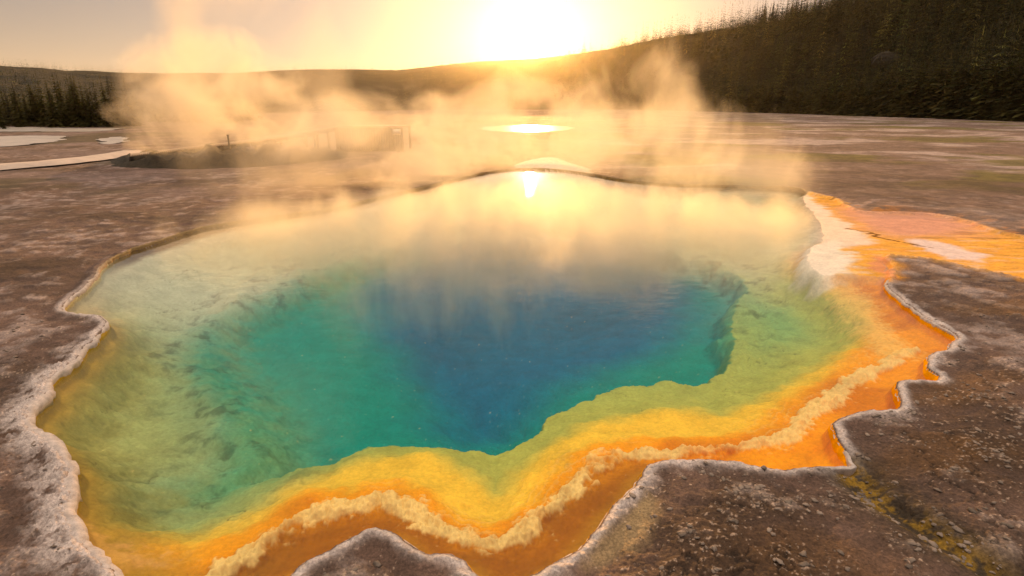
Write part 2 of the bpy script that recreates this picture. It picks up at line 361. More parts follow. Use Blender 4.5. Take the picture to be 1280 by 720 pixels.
G = mix(G, (0.17, 0.085, 0.02), sstep(.1, .5, fbm(gx * .55, gy * .8, 5, 23)) * .55 * sstep(1, 3, X + 0.4 * g1))
G = mix(G, (0.42, 0.33, 0.27), sstep(.40, .75, g3 + .5 * g2) * .8 * sstep(14, 5, r_all))
G = mix(G, (0.55, 0.44, 0.37), sstep(.34, .55, g5 + .45 * g2 + .2 * g1) * .8 * sstep(14, 7, r_all))
G = mix(G, (0.05, 0.032, 0.02), sstep(.25, .7, -g3 + .3 * g2) * .6 * sstep(14, 5, r_all))
# right plain: lavender sinter flats, brown mud and grass
pl_ = sstep(14, 28, r_all) * sstep(0, 8, X)
b1 = fbm(gx * .09, gy * .11, 5, 33, .6); b2 = fbm(gx * .06 + 5, gy * .08, 5, 43, .6)
G = mix(G, (0.20, 0.135, 0.115), pl_ * .7)
G = mix(G, (0.42, 0.35, 0.345), pl_ * sstep(.0, .25, b1) * .9)
G = mix(G, (0.13, 0.11, 0.02), pl_ * sstep(.08, .25, b2) * .9)
G = mix(G, (0.09, 0.055, 0.035), pl_ * sstep(.1, .5, -b1) * .6)
pl2 = sstep(14, 24, r_all) * sstep(0, -5, X)
G = mix(G, (0.20, 0.15, 0.15), pl2 * sstep(-.2, .3, b1) * .7); G = mix(G, (0.07, 0.055, 0.025), pl2 * sstep(.1, .3, b2) * .8)
ck = np.abs(fbm(gx * 1.1 + .15 * g2, gy * 1.1 - .15 * g3, 4, 161, .55)); ckm = sstep(.035, .0, ck) * sstep(14, 8, r_all) * sstep(.1, .5, sd) * sstep(-.3, .1, g1 + .5 * g2)
G = G * (1 - .55 * ckm[:, None]); Zo -= .012 * ckm
plt = sstep(-.05, .05, fbm(gx * .8, gy * .8, 5, 171, .6)); G = G * (.88 + .30 * plt)[:, None]; Zo += .012 * plt * sstep(12, 7, r_all) * sstep(.1, .4, sd)
G = G * np.array([.78, .68, .60])
# orange run-off staining the ground to the right
st = np.full(len(P), 0.0); st[near] = sstep(2.2, .3, spd + 1.0 * g1[near]) * sstep(6.5, 9, X[near])
G = mix(G, (0.38, 0.13, 0.012), st * sstep(-.2, .4, g1 + g2) * .8)
# white crust by the water, dark mossy drain with its shadow painted in
crust = np.exp(-((sd - 0.03) / (0.06 + 0.05 * np.clip(g2, -.5, 1))) ** 2)
left_rim = sstep(-2, -3.5, X) * sstep(8, 6, Y)
crust = np.maximum(crust, left_rim * np.exp(-((sd - .05) / (.20 + .1 * g2)) ** 2) * sstep(-.5, .2, g3 + g2))
G = mix(G, (0.50, 0.41, 0.38), np.clip(crust * 1.1, 0, 1) * sstep(.0, .02, sd) * sstep(14, 9, r_all))
G = mix(G, (0.030, 0.020, 0.010), np.exp(-((dn) / .30) ** 2) * .95)  # dark drain floor, widened to paint in the channel's shadow
G = mix(G, (0.22, 0.12, 0.010), np.exp(-((dn) / .14) ** 2) * sstep(-.1, .3, g3 + g2) * sstep(2.4, 3.4, Y))
NK = poly([(790,618),(815,612),(830,640),(800,690),(740,720),(720,712),(765,660)], 0.05); nk = seg_dist(P[m_], smooth_poly(NK, 2))
tmp = np.zeros(len(P)); tmp[m_] = sstep(.05, -.12, nk + .15 * g2[m_])
G = mix(G, (0.40, 0.27, 0.13), tmp * .65)
G[k_] = mix(G[k_], (0.62, 0.50, 0.42), sstep(.2, -.1, d_ap))
G = G * (1 + .18 * g2[:, None] + .12 * g5[:, None] * (r_all < 12)[:, None])

Z = Zo.copy()
Zi = zc; lip = sstep(0.0, 0.09, s_in)
Z[I] = Zo[I] * (1 - lip) + Zi * lip
Z[I] = np.where(s_in > 0, np.where(lip < 1, Zo[I] * (1 - lip) + Zi * lip, Zi), Z[I])
Cg = G.copy(); Cg[I] = mix(G[I], 0, np.zeros(len(I))) * (1 - (sstep(.30, -.05, sd[I] + .2 * g2[I]) * sstep(.5, .1, d_sp))[:, None]) + C * (sstep(.30, -.05, sd[I] + .2 * g2[I]) * sstep(.5, .1, d_sp))[:, None]
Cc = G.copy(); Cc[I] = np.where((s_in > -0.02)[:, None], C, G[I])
V = np.stack([X, Y, Z], 1)
idx = np.arange(nr * na).reshape(nr, na)
a = idx[:-1, :]; b = np.roll(idx, -1, 1)[:-1, :]; c = np.roll(idx, -1, 1)[1:, :]; d = idx[1:, :]
Fq = np.stack([a, b, c, d], -1).reshape(-1, 4)   # counter clockwise seen from above
ins_v = sd < 0.0
fin = ins_v[Fq].all(1)
def submesh(Vx, Fx, At):
    used = np.unique(Fx); remap = np.full(len(Vx), -1); remap[used] = np.arange(len(used))
    return Vx[used], remap[Fx], At[used]
M_ground = surf_mat('sinter_ground', attr='tint', rough=0.85, var=.25, scale=5, bump=.8, bscale=20, bdist=.035, fine=.5)
M_bed = surf_mat('pool_mats', attr='tint', rough=0.95, var=.10, scale=3, bump=.5, bscale=9, bdist=.05, spec=0, fine=.14)
v_, f_, a_ = submesh(V, Fq[~fin], Cg)
# close the hole under the camera
v_ = np.vstack([v_, [[0, 0, .06]]]); a_ = np.vstack([a_, a_[:1]])
ground = mesh_np('ground', v_, f_, M_ground, smooth=True, attrs={'tint': a_})
tag(ground, 'brown and lavender sinter ground crusted white along the pool edge', kind='structure')
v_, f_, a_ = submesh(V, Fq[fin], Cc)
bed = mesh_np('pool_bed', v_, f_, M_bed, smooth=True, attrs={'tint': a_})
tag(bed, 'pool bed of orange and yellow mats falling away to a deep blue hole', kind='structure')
# water surface over the pool
v_, f_, a_ = submesh(np.stack([X, Y, np.full(len(P), 0.0)], 1), Fq[ins_v[Fq].any(1)], Cc)
water = mesh_np('water', v_, f_, water_mat('pool_water'), smooth=True)
tag(water, 'clear still hot spring water filling the scalloped pool', kind='structure')

def ground_z(x, y):
    return 0.1

# ------------------------------------------------------------------ sinter rim (lumpy white crust on the edge)
def rim_mesh():
    n = len(rim); nx = np.roll(rim, -1, 0) - np.roll(rim, 1, 0); L = np.hypot(nx[:, 0], nx[:, 1]) + 1e-9
    nx = nx / L[:, None]; out = np.stack([nx[:, 1], -nx[:, 0]], 1)
    test = seg_dist(rim[:1] + out[:1] * .1, rim)[0]
    if test < 0: out = -out
    pxr = rim[:, 0]; pyr = rim[:, 1]
    # the crust is widest in the near left bays, thin at the back and absent along the spill
    wdt = 0.021 + 0.035 * sstep(-1.5, -3.5, pxr) * sstep(9, 5, pyr)
    wdt = wdt * (1 + .5 * fbm(pxr * 3, pyr * 3, 3, 14))
    spill = np.zeros(n)
    spill = np.maximum(spill, sstep(.25, .05, np.abs(seg_dist(rim, SP))) * (pyr > 9.3) + (seg_dist(rim, SP) < 0))
    wdt = wdt * (1 - np.clip(spill, 0, 1)) * (1 + .5 * sstep(9, 13, pyr))
    rr0 = np.hypot(pxr, pyr); cell = np.clip(rr0 ** 2 / 2300, .011, .065)
    wdt = np.where(spill > .5, .002, np.maximum(wdt, .55 * cell + .006))
    K = 12; VV = np.zeros((n, K, 3))
    for k in range(K):
        t = 2 * math.pi * k / K
        rad = wdt * (1 + .7 * fbm(pxr * 11 + 3.1 * math.cos(t), pyr * 11 + 3.1 * math.sin(t), 4, 19, .65))
        off = rad * math.cos(t)
        VV[:, k, 0] = pxr + out[:, 0] * (off + wdt * .15); VV[:, k, 1] = pyr + out[:, 1] * (off + wdt * .15)
        VV[:, k, 2] = 0.045 + (rad * math.sin(t) * .8 if math.sin(t) > 0 else (.14 + rad * .3) * math.sin(t) * (1 + .2 * fbm(pxr * 6, pyr * 6, 2, 29))) - .06 * (wdt < .004)
    ii = np.arange(n)[:, None] * K; jj = ((np.arange(n) + 1) % n)[:, None] * K; k0 = np.arange(K)[None]; k1 = (k0 + 1) % K
    Fx = np.stack([ii + k0, jj + k0, jj + k1, ii + k1], -1).reshape(-1, 4)
    if test < 0: Fx = Fx[:, ::-1]
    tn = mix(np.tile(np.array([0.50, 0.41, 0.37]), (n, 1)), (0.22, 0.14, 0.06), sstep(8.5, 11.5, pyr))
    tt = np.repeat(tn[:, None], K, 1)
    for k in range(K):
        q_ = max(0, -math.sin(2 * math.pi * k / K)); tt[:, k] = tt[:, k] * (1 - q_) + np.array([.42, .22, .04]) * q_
    return VV.reshape(-1, 3), Fx, tt.reshape(-1, 3)
M_rim = surf_mat('white_sinter', attr='tint', rough=.8, var=.3, scale=14, bump=.8, bscale=60, bdist=.015, fine=.2)
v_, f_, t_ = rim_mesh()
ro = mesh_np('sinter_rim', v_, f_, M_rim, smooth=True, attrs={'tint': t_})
tag(ro, 'lumpy whitish sinter crust lining the waterline of the pool', kind='structure')

# ------------------------------------------------------------------ rubble of crust flakes on the near ground
def rubble():
    Vs, Fs = [], []; base = 0
    ico = bmesh.new(); bmesh.ops.create_icosphere(ico, subdivisions=2, radius=1); iv = np.array([v.co[:] for v in ico.verts]); iF = np.array([[v.index for v in f.verts] for f in ico.faces]); ico.free()
    ok = np.where((~ins_v) & (r_all > 1.8) & (r_all < 11) & (sd > .05) & (np.abs(AZ.ravel()) < R(47)))[0]
    wgt = np.clip(g3[ok] + .8 * g2[ok], 0, 1) ** 2 * (r_all[ok] ** 1.2) * (1 + 2 * (X[ok] > 1)); wgt /= wgt.sum()
    pick = rng.choice(ok, 1900, p=wgt, replace=False)
    for i in pick:
        s = 0.004 + 0.018 * rng.random() ** 4
        v = iv * (1 + .35 * rng.normal(size=(len(iv), 1)) * .6) * np.array([s * (1 + rng.random()), s, s * .55])
        t = rng.random() * 6.28; c_, s_ = math.cos(t), math.sin(t)
        v = v @ np.array([[c_, s_, 0], [-s_, c_, 0], [0, 0, 1]])
        Vs.append(v + [X[i], Y[i], Z[i] + s * .15]); Fs.append(iF + base); base += len(iv)
    return np.vstack(Vs), np.vstack(Fs)
v_, f_ = rubble()
M_rub = surf_mat('crust_flakes', col=(0.20, 0.15, 0.12), rough=.9, var=.55, scale=3.5, bump=.5, bscale=80, bdist=.01)
tag(mesh_np('gravel', v_, f_, M_rub), 'loose pale flakes and grit of sinter strewn over the near ground', 'gravel', kind='stuff')

# ------------------------------------------------------------------ ponds on the flats
def sheet(name, pts, z, mat, label, sm=2):
    p = smooth_poly(poly(pts, z), sm); p = resample(p, .25)
    p = p + np.stack([fbm(p[:, 0] * .4, p[:, 1] * .4, 4, 3), fbm(p[:, 0] * .4, p[:, 1] * .4, 4, 4)], 1) * 1.1
    bm = bmesh.new(); vs = [bm.verts.new((x, y, z)) for x, y in p]; f = bm.faces.new(vs); bm.normal_update()
    if f.normal.z < 0: f.normal_flip()
    bmesh.ops.triangulate(bm, faces=[f])
    me = bpy.data.meshes.new(name); bm.to_mesh(me); bm.free(); me.materials.append(mat)
    o = bpy.data.objects.new(name, me); COL.objects.link(o); tag(o, label, kind='structure'); return o
M_pond = water_mat('pond_water', bump=.05)
M_pale = surf_mat('pale_sinter', col=(0.55, 0.42, 0.34), rough=.55, var=.2, scale=1.2, bump=.2, bscale=5, bdist=.05, spec=.6)
M_wet = surf_mat('wet_silt', col=(0.50, 0.41, 0.34), rough=.3, var=.35, scale=.6, bump=.05, bscale=3, bdist=.05, spec=.8)
sheet('pond', PONDS[0], .08, M_wet, 'pale shallow pond on the left flats')
sheet('pond', PONDS[1], .08, M_wet, 'small pale pond just left of the boardwalk')
sheet('pond', PONDS[2], .08, M_wet, 'thin pale pond below the left pines')
sheet('pond', PONDS[3], .08, M_wet, 'bright pond on the flats under the sun')
# pale footpath leading to the boardwalk
pth = [(-200,224),(-60,214),(0,208.5),(70,203),(130,196),(165,190)]
ctr = resample(smooth_poly(poly(pth, .24), 2, False), .4, False)
tg = np.gradient(ctr, axis=0); tg /= np.hypot(tg[:, 0], tg[:, 1])[:, None]; nn = np.stack([-tg[:, 1], tg[:, 0]], 1)
cols = []
for j, o_ in enumerate((-.9, -.45, 0, .45, .9)):
    zz = .30 + (.05 if j in (1, 2, 3) else -.12) + .02 * fbm(ctr[:, 0], ctr[:, 1], 2, j)
    cols.append(np.stack([ctr[:, 0] + nn[:, 0] * o_, ctr[:, 1] + nn[:, 1] * o_, zz], 1))
vv = np.stack(cols, 1); n_ = len(ctr); ii = np.arange(n_ - 1)[:, None] * 5 + np.arange(4)[None]
ff = np.stack([ii, ii + 1, ii + 6, ii + 5], -1).reshape(-1, 4)
M_path = surf_mat('path_gravel', col=(0.50, 0.38, 0.31), rough=.8, var=.15, scale=2, bump=.3, bscale=20, bdist=.02)
tag(mesh_np('path', vv.reshape(-1, 3), ff[:, ::-1], M_path, smooth=True), 'pale gravel footpath curving across the left flats', kind='structure')

# ------------------------------------------------------------------ boardwalk
M_wood = surf_mat('weathered_wood', col=(0.34, 0.25, 0.19), rough=.75, var=.35, scale=9, bump=.4, bscale=40, bdist=.01)
M_wood_d = surf_mat('dark_timber', col=(0.022, 0.014, 0.009), rough=.8, var=.3, scale=6, bump=.4, bscale=30, bdist=.01)
class MB:
    def __init__(s): s.V = []; s.F = []; s.n = 0
    def box(s, c, size, rz=0):
        hx, hy, hz = [q / 2 for q in size]; b = .006
        co, si = math.cos(rz), math.sin(rz)
        vs = [(x, y, z) for x in (-hx, hx) for y in (-hy, hy) for z in (-hz, hz)]
        s.V += [(c[0] + x * co - y * si, c[1] + x * si + y * co, c[2] + z) for x, y, z in vs]
        s.F += [[s.n + q for q in f] for f in ((0, 1, 3, 2), (4, 6, 7, 5), (0, 4, 5, 1), (2, 3, 7, 6), (0, 2, 6, 4), (1, 5, 7, 3))]; s.n += 8
        return s
    def bar(s, a, b, w_, h_):
        a = np.array(a, float); b = np.array(b, float); d_ = b - a; L = np.linalg.norm(d_); d_ /= L
        sd_ = np.cross(d_, [0, 0, 1]); sd_ /= max(np.linalg.norm(sd_), 1e-6); up = np.cross(sd_, d_)
        for e in (a, b):
            for q in ((-1, -1), (1, -1), (1, 1), (-1, 1)): s.V.append(tuple(e + sd_ * q[0] * w_ / 2 + up * q[1] * h_ / 2))
        n = s.n; s.F += [[n, n + 3, n + 2, n + 1], [n + 4, n + 5, n + 6, n + 7]] + [[n + k, n + (k + 1) % 4, n + 4 + (k + 1) % 4, n + 4 + k] for k in range(4)]; s.n += 8
        return s
    def build(s, name, mat, parent=None): return mesh_np(name, s.V, s.F, mat, parent)
# line of the deck: near left end (165,190) to the platform at (410..507, 158)
bw_line = [at(163, 194, 35.8), at(230, 186, 35.8), at(300, 178, 36.5), at(360, 168.5, 38.5), at(412, 158.5, 41.0)]
bw = empty('boardwalk', (float(bw_line[0][0]), float(bw_line[0][1]), .1))
tag(bw, 'low wooden boardwalk with a rail, half lost in the steam at the left', 'boardwalk')
off = np.array(bw.location)
deck = MB(); beam = MB()
pts = []
for i in range(len(bw_line) - 1):
    for t in np.linspace(0, 1, 26, endpoint=False): pts.append(bw_line[i] * (1 - t) + bw_line[i + 1] * t)
pts.append(bw_line[-1]); pts = np.array(pts)
for i in range(len(pts) - 1):
    dv = pts[i + 1] - pts[i]; rz = math.atan2(dv[1], dv[0]); L = math.hypot(dv[0], dv[1])
    mid = (pts[i] + pts[i + 1]) / 2 - off
    deck.box(mid, (L * .93, 1.5, .05), rz)
deck.build('deck', M_wood, bw)
for sgn in (-1, 1):
    bb = MB()
    for i in range(0, len(pts) - 6, 6):
        p, q = pts[i] - off, pts[min(i + 6, len(pts) - 1)] - off; dv = q - p; nv = np.array([-dv[1], dv[0], 0]); nv /= np.linalg.norm(nv)
        bb.bar(p + nv * sgn * .66 - [0, 0, .135], q + nv * sgn * .66 - [0, 0, .135], .07, .20)
    bb.build('side_beam', M_wood_d, bw)
rail = MB()
for i in range(0, len(pts) - 1, 7):
    p = pts[i]; dv = pts[min(i + 1, len(pts) - 1)] - pts[max(i - 1, 0)]; nv = np.array([-dv[1], dv[0], 0]); nv /= np.linalg.norm(nv)
    for sgn in (-1, 1):
        q = p + nv * sgn * .60; pm = MB(); pm.box((q[0] - off[0], q[1] - off[1], (q[2] - .03 + 0) / 2 - off[2] + .0), (.11, .11, max(q[2] - .06, .1)))
        pm.build('post', M_wood_d, bw)
mound_pts = pts
# low mound of sinter and scrub the boardwalk runs over
# viewing platform
pc = [at(412, 158.5, 40.0), at(507, 158.5, 41.0)]
pf = empty('viewing_platform', tuple((pc[0] + pc[1]) / 2 * np.array([1, 1, 0]) + np.array([0, 1.6, .1])))
tag(pf, 'square timber viewing platform at the end of the boardwalk in golden steam', 'platform')
zt = float(pc[0][2]); Lx = float(pc[1][0] - pc[0][0]); 
m = MB()
for k in range(22): m.box((0, -1.6 + 3.2 * (k + .5) / 22, zt - .1 - .03), (Lx, 3.2 / 22 - .012, .06))
m.build('deck', M_wood, pf)
m = MB()
for k in range(int(Lx / .16)): m.box((-Lx / 2 + .08 + k * .16, -1.63, (zt - .2) / 2), (.145, .03, zt - .22))
m.build('skirt', M_wood_d, pf)
for sx in (-1, -.33, .33, 1):
    for sy in (-1, 1):
        q = MB(); q.box((sx * (Lx / 2 - .1), sy * 1.5, (zt - .2) / 2), (.14, .14, zt - .2)); q.build('leg', M_wood_d, pf)
sg = empty('notice_board', (float(at(496, 164, 38.9)[0]), float(at(496, 164, 38.9)[1]), .1))
tag(sg, 'small pale notice board standing in front of the viewing platform', 'notice board')
zs = float(at(496, 165, 38.9)[2])
q = MB(); q.box((0, 0, (zs - .1) / 2), (.07, .07, zs - .1)); q.build('post', M_wood_d, sg)
q = MB(); q.box((0, -.06, zs - .1), (.5, .03, .34)); q.build('panel', surf_mat('pale_panel', col=(.7, .62, .5), rough=.4, var=.1, scale=4, bump=0), sg)
# lone marker post beside the boardwalk
pp = at(297, 184, 35.2); pt = at(297, 169, 35.2)
q = MB(); q.box((0, 0, (float(pt[2])) / 2), (.07, .07, float(pt[2]))); q.box((0, 0, float(pt[2])), (.10, .10, .04))
o = q.build('marker_post', M_wood_d); o.location = (float(pp[0]), float(pp[1]) - .9, .05); tag(o, 'thin wooden marker post rising beside the boardwalk', 'post')
# rocky bank below the boardwalk
def mound(name, pxs, base_y, top_y, dist, label, mat):
    n = 90; m_ = 16; VV = np.zeros((n, m_, 3))
    for i in range(n):
        t = i / (n - 1); px = pxs[0] + (pxs[1] - pxs[0]) * t
        by = np.interp(t, np.linspace(0, 1, len(base_y)), base_y); ty = np.interp(t, np.linspace(0, 1, len(top_y)), top_y)
        bx, by_ = gp(px, by, .1); D = math.hypot(bx, by_); tp = at(px, ty, D + 1.6)
        for j in range(m_):
            s = j / (m_ - 1); ex = float(sstep(0, .16, s) * sstep(1, .75, s))
            dd = D + 8.0 * s; u = np.array([bx, by_]) / D
            h = (tp[2] - .02) * ex * min(1, 4 * t, 5 * (1 - t)) * (1 + .35 * math.sin(17 * t) * math.sin(41 * t + 1))
            VV[i, j] = (u[0] * dd, u[1] * dd, .02 + max(h, 0) )
    q = VV.reshape(-1, 3); nz = fbm(q[:, 0] * 1.6, q[:, 1] * 1.6 , 5, 6, .6)
    q[:, 2] += nz * .34 * np.clip(q[:, 2] * 3, 0, 1)
    ii = np.arange(n - 1)[:, None] * m_ + np.arange(m_ - 1)[None]
    ff = np.stack([ii, ii + m_, ii + m_ + 1, ii + 1], -1).reshape(-1, 4)
    o = mesh_np(name, q, ff, mat, smooth=True); tag(o, label, kind='structure')
M_bank = surf_mat('dark_bank', col=(0.035, 0.026, 0.016), rough=.9, var=.6, scale=2.2, bump=.8, bscale=8, bdist=.1)
mound('bank', (110, 440), [208, 211, 212, 210, 205, 199], [203, 197, 193, 189, 184, 179], 0, 'dark scrubby bank below the boardwalk', M_bank)

# ------------------------------------------------------------------ hills
sky_x = [-900, -400, 0, 60, 100, 200, 300, 350, 400, 450, 500, 560, 600, 660, 700, 760, 830, 920, 1000, 1060, 1150, 1280, 1500, 1900]
sky_y = [100, 92, 83, 86, 90, 92.5, 92, 89, 87, 87, 88, 81, 77, 74, 70, 61, 46, 33, 20, 8, -8, -25, -45, -60]
rd_d = [1300, 1300, 1300, 1300, 1300, 1300, 1250, 1200, 1150, 1100, 1050, 1000, 950, 850, 760, 640, 520, 420, 350, 310, 280, 250, 230, 220]
ft_y = [150, 150, 148, 147, 146, 144, 142, 141, 140, 139, 138, 137, 137, 137, 137, 137, 138, 140.5, 142.5, 144.5, 147.5, 152, 158, 165]
HX = np.arange(-900, 1901, 6.0)
TT = np.concatenate([np.linspace(0, 1, 60), 1 + np.linspace(.02, .6, 12)])
def hill_pt(px, t):
    sy = np.interp(px, sky_x, sky_y); D1 = np.interp(px, sky_x, rd_d); fy = np.interp(px, sky_x, ft_y)
    f = gp(px, fy, .1); D0 = math.hypot(*f); top = at(px, sy, D1)
    u = np.array(f) / D0; D = D0 + (D1 - D0) * t
    e1 = (top[2]) ; 
    prof = (0.55 * t + .45 * t * t * (3 - 2 * t)) if t <= 1 else 1 - (t - 1) * .9
    return u[0] * D, u[1] * D, e1 * prof
HV = np.array([[hill_pt(px, t) for t in TT] for px in HX])
q = HV.reshape(-1, 3); tcol = np.tile(TT, len(HX))
nz = fbm(q[:, 0] * .012, q[:, 1] * .012, 4, 15); nf = fbm(q[:, 0] * .08, q[:, 1] * .08, 3, 16)
amp = np.clip(tcol * 3, 0, 1) * np.clip(np.abs(1 - tcol) * 3, 0, 1)
q[:, 2] += nz * 5 * amp + nf * .8 * np.clip(tcol * 6, 0, 1) - .3 * (tcol == 0)
HVd = q.reshape(len(HX), len(TT), 3)
ii = np.arange(len(HX) - 1)[:, None] * len(TT) + np.arange(len(TT) - 1)[None]
ff = np.stack([ii, ii + len(TT), ii + len(TT) + 1, ii + 1], -1).reshape(-1, 4)
M_hill = surf_mat('hill_floor', col=(0.012, 0.010, 0.004), rough=.95, var=.5, scale=.06, bump=.6, bscale=.5, bdist=1.5)
tag(mesh_np('hill', q, ff, M_hill, smooth=True), 'forested hill climbing to the right behind the flats', kind='structure')
def hill_at(px, t):
    i = (px - HX[0]) / 6.0; i0 = int(min(max(i, 0), len(HX) - 2)); fi = i - i0
    j = np.interp(t, TT, np.arange(len(TT))); j0 = int(min(j, len(TT) - 2)); fj = j - j0
    A = HVd[i0, j0] * (1 - fj) + HVd[i0, j0 + 1] * fj; B = HVd[i0 + 1, j0] * (1 - fj) + HVd[i0 + 1, j0 + 1] * fj
    return A * (1 - fi) + B * fi

# ------------------------------------------------------------------ conifers
def conifer(h, whorls, per, rad, seed, segs=3, spire=1.0, bare=.06):
    """crown of drooping, jagged branch fans round the stem (unit: metres); returns V, F(tri)"""
    g = random.Random(seed); V_, F_ = [], []
    for wi in range(whorls):
        t = (wi + g.uniform(-.3, .3)) / whorls; t = min(max(t, 0), 1)
        z = h * (bare + (1 - bare) * t); rr_ = rad * (1 - t) ** (.85 * spire) * g.uniform(.75, 1.15) + .06 * h / 10
        a0 = g.uniform(0, 6.28)
        for k in range(per):
            if g.random() < .10: continue
            an = a0 + 6.283 * (k + g.uniform(-.3, .3)) / per; L = rr_ * g.uniform(.6, 1.2); dr = L * g.uniform(.15, .5)
            ca, sa = math.cos(an), math.sin(an)
            root = (0, 0, z + .12 * L); n = len(V_)
            V_.append(root)
            for s in range(1, segs + 1):
                u = s / segs; wd = L * .34 * (1 - u * .75) * g.uniform(.6, 1.3); zz = z + .12 * L - dr * u ** 1.3
                for sg_ in (-1, 1):
                    jx = g.uniform(-.1, .1) * L
                    V_.append((ca * (L * u + jx) - sa * wd * sg_, sa * (L * u + jx) + ca * wd * sg_, zz - wd * g.uniform(.1, .8)))
            V_.append((ca * L * 1.12, sa * L * 1.12, z + .12 * L - dr * 1.15)); tip = len(V_) - 1
            F_ += [(n, n + 1, n + 2)]
            for s in range(segs - 1):
                b_ = n + 1 + 2 * s; F_ += [(b_, b_ + 2, b_ + 1), (b_ + 1, b_ + 2, b_ + 3)]
            F_ += [(tip - 2, tip, tip - 1)]
    n = len(V_); V_ += [(.05, 0, h * .93), (-.03, .05, h * .93), (-.03, -.05, h * .93), (0, 0, h * 1.04)]; F_ += [(n, n + 1, n + 3), (n + 1, n + 2, n + 3), (n + 2, n, n + 3)]
    return np.array(V_), np.array(F_)
M_nd = [surf_mat('needles_dark', col=(0.028, 0.026, 0.007), rough=.8, var=.5, scale=.5, bump=0, translucent=.35),
        surf_mat('needles_olive', col=(0.065, 0.055, 0.008), rough=.8, var=.5, scale=.5, bump=0, translucent=.4)]
M_bark = surf_mat('bark', col=(0.09, 0.06, 0.04), rough=.9, var=.4, scale=4, bump=.5, bscale=10, bdist=.03)
def trunk_mesh(h, r):
    V_, F_ = [], []
    K = 7; lv = 6
    for i in range(lv):
        t = i / (lv - 1)
        for k in range(K):
            a_ = 6.283 * k / K; q_ = r * (1 - .93 * t) * (1 + .35 * (t == 0))
            V_.append((math.cos(a_) * q_ + .04 * math.sin(3 * t + 1), math.sin(a_) * q_, h * t * .98 - .25 * (t == 0)))
    for i in range(lv - 1):
        for k in range(K): F_.append((i * K + k, i * K + (k + 1) % K, (i + 1) * K + (k + 1) % K, (i + 1) * K + k))
    me = bpy.data.meshes.new('trunk'); me.from_pydata(V_, [], F_); me.materials.append(M_bark); me.update(); return me
def crown_mesh(args, mat):
    v, f = conifer(*args); me = bpy.data.meshes.new('crown'); me.from_pydata(v.tolist(), [], f.tolist()); me.materials.append(mat); me.update(); return me
protos = []
for s_ in range(8):
    young = s_ >= 4
    h_ = 10.0
    args = (h_, 26 if not young else 20, 9, (1.35 if s_ % 2 else 1.0) if not young else 2.1, 100 + s_, 3, 1.0 if not young else .75, .14 if not young else .03)
    protos.append((crown_mesh(args, M_nd[1 if young else s_ % 2 * 0]), trunk_mesh(h_, .16)))
def add_tree(x, y, z, s, k, label, group):
    o = empty('pine_tree', (float(x), float(y), float(z)), random.uniform(0, 6.28)); o.scale = (s * random.uniform(.85, 1.15),) * 2 + (s,)
    tag(o, label, 'pine tree', group)
    for nm, me in (('crown', protos[k][0]), ('trunk', protos[k][1])):
        c_ = bpy.data.objects.new(nm, me); COL.objects.link(c_); c_.parent = o
# foot of the right hill: an even front of younger pines
nfoot = 0
for k in range(120):
    px = 800 + 500 * (k + random.uniform(-.4, .4)) / 120 ** 1.0
    t = random.choice([0.0, .012, .03]); p = hill_at(px, t)
    s = random.uniform(1.0, 1.6) * (0.8 if px < 930 else .95)
    add_tree(p[0], p[1], p[2], s, random.choice([4, 5, 6, 7]), 'bushy olive pine in the front row along the edge of the right flats', 'pines along the foot of the right hill')
for k in range(70):
    px = 930 + 190 * random.random(); t = random.uniform(.93, 1.0); p = hill_at(px, t)
    add_tree(p[0], p[1], p[2], random.uniform(.8, 1.35), random.choice([0, 1, 2, 3]), 'slender dark pine spiking above the skyline of the right hill', 'pines on the skyline of the right hill')
for k in range(80):
    px = random.uniform(-40, 185); D = random.uniform(62, 84) ; g_ = at(px, 150, D)
    fy = 160; b_ = gp(px, 157.5, .3); u = np.array(b_) / math.hypot(*b_); D = math.hypot(*b_) + random.uniform(0, 14)
    if px < 70 and k % 3: D += 8
    s = random.uniform(.48, .66) * (D / 85) * (1.0 if px > 60 else .8)
    add_tree(u[0] * D, u[1] * D, .1, s * .85, random.choice([4, 5, 7, 1, 6]), 'dark pine in the grove at the back of the left flats', 'pines in the left grove')
# one yellower round shrub-like pine at the far left of the grove
b_ = gp(4, 159, .3)
add_tree(b_[0], b_[1], .1, .42, 6, 'small rounded yellowish pine standing before the left grove', None)
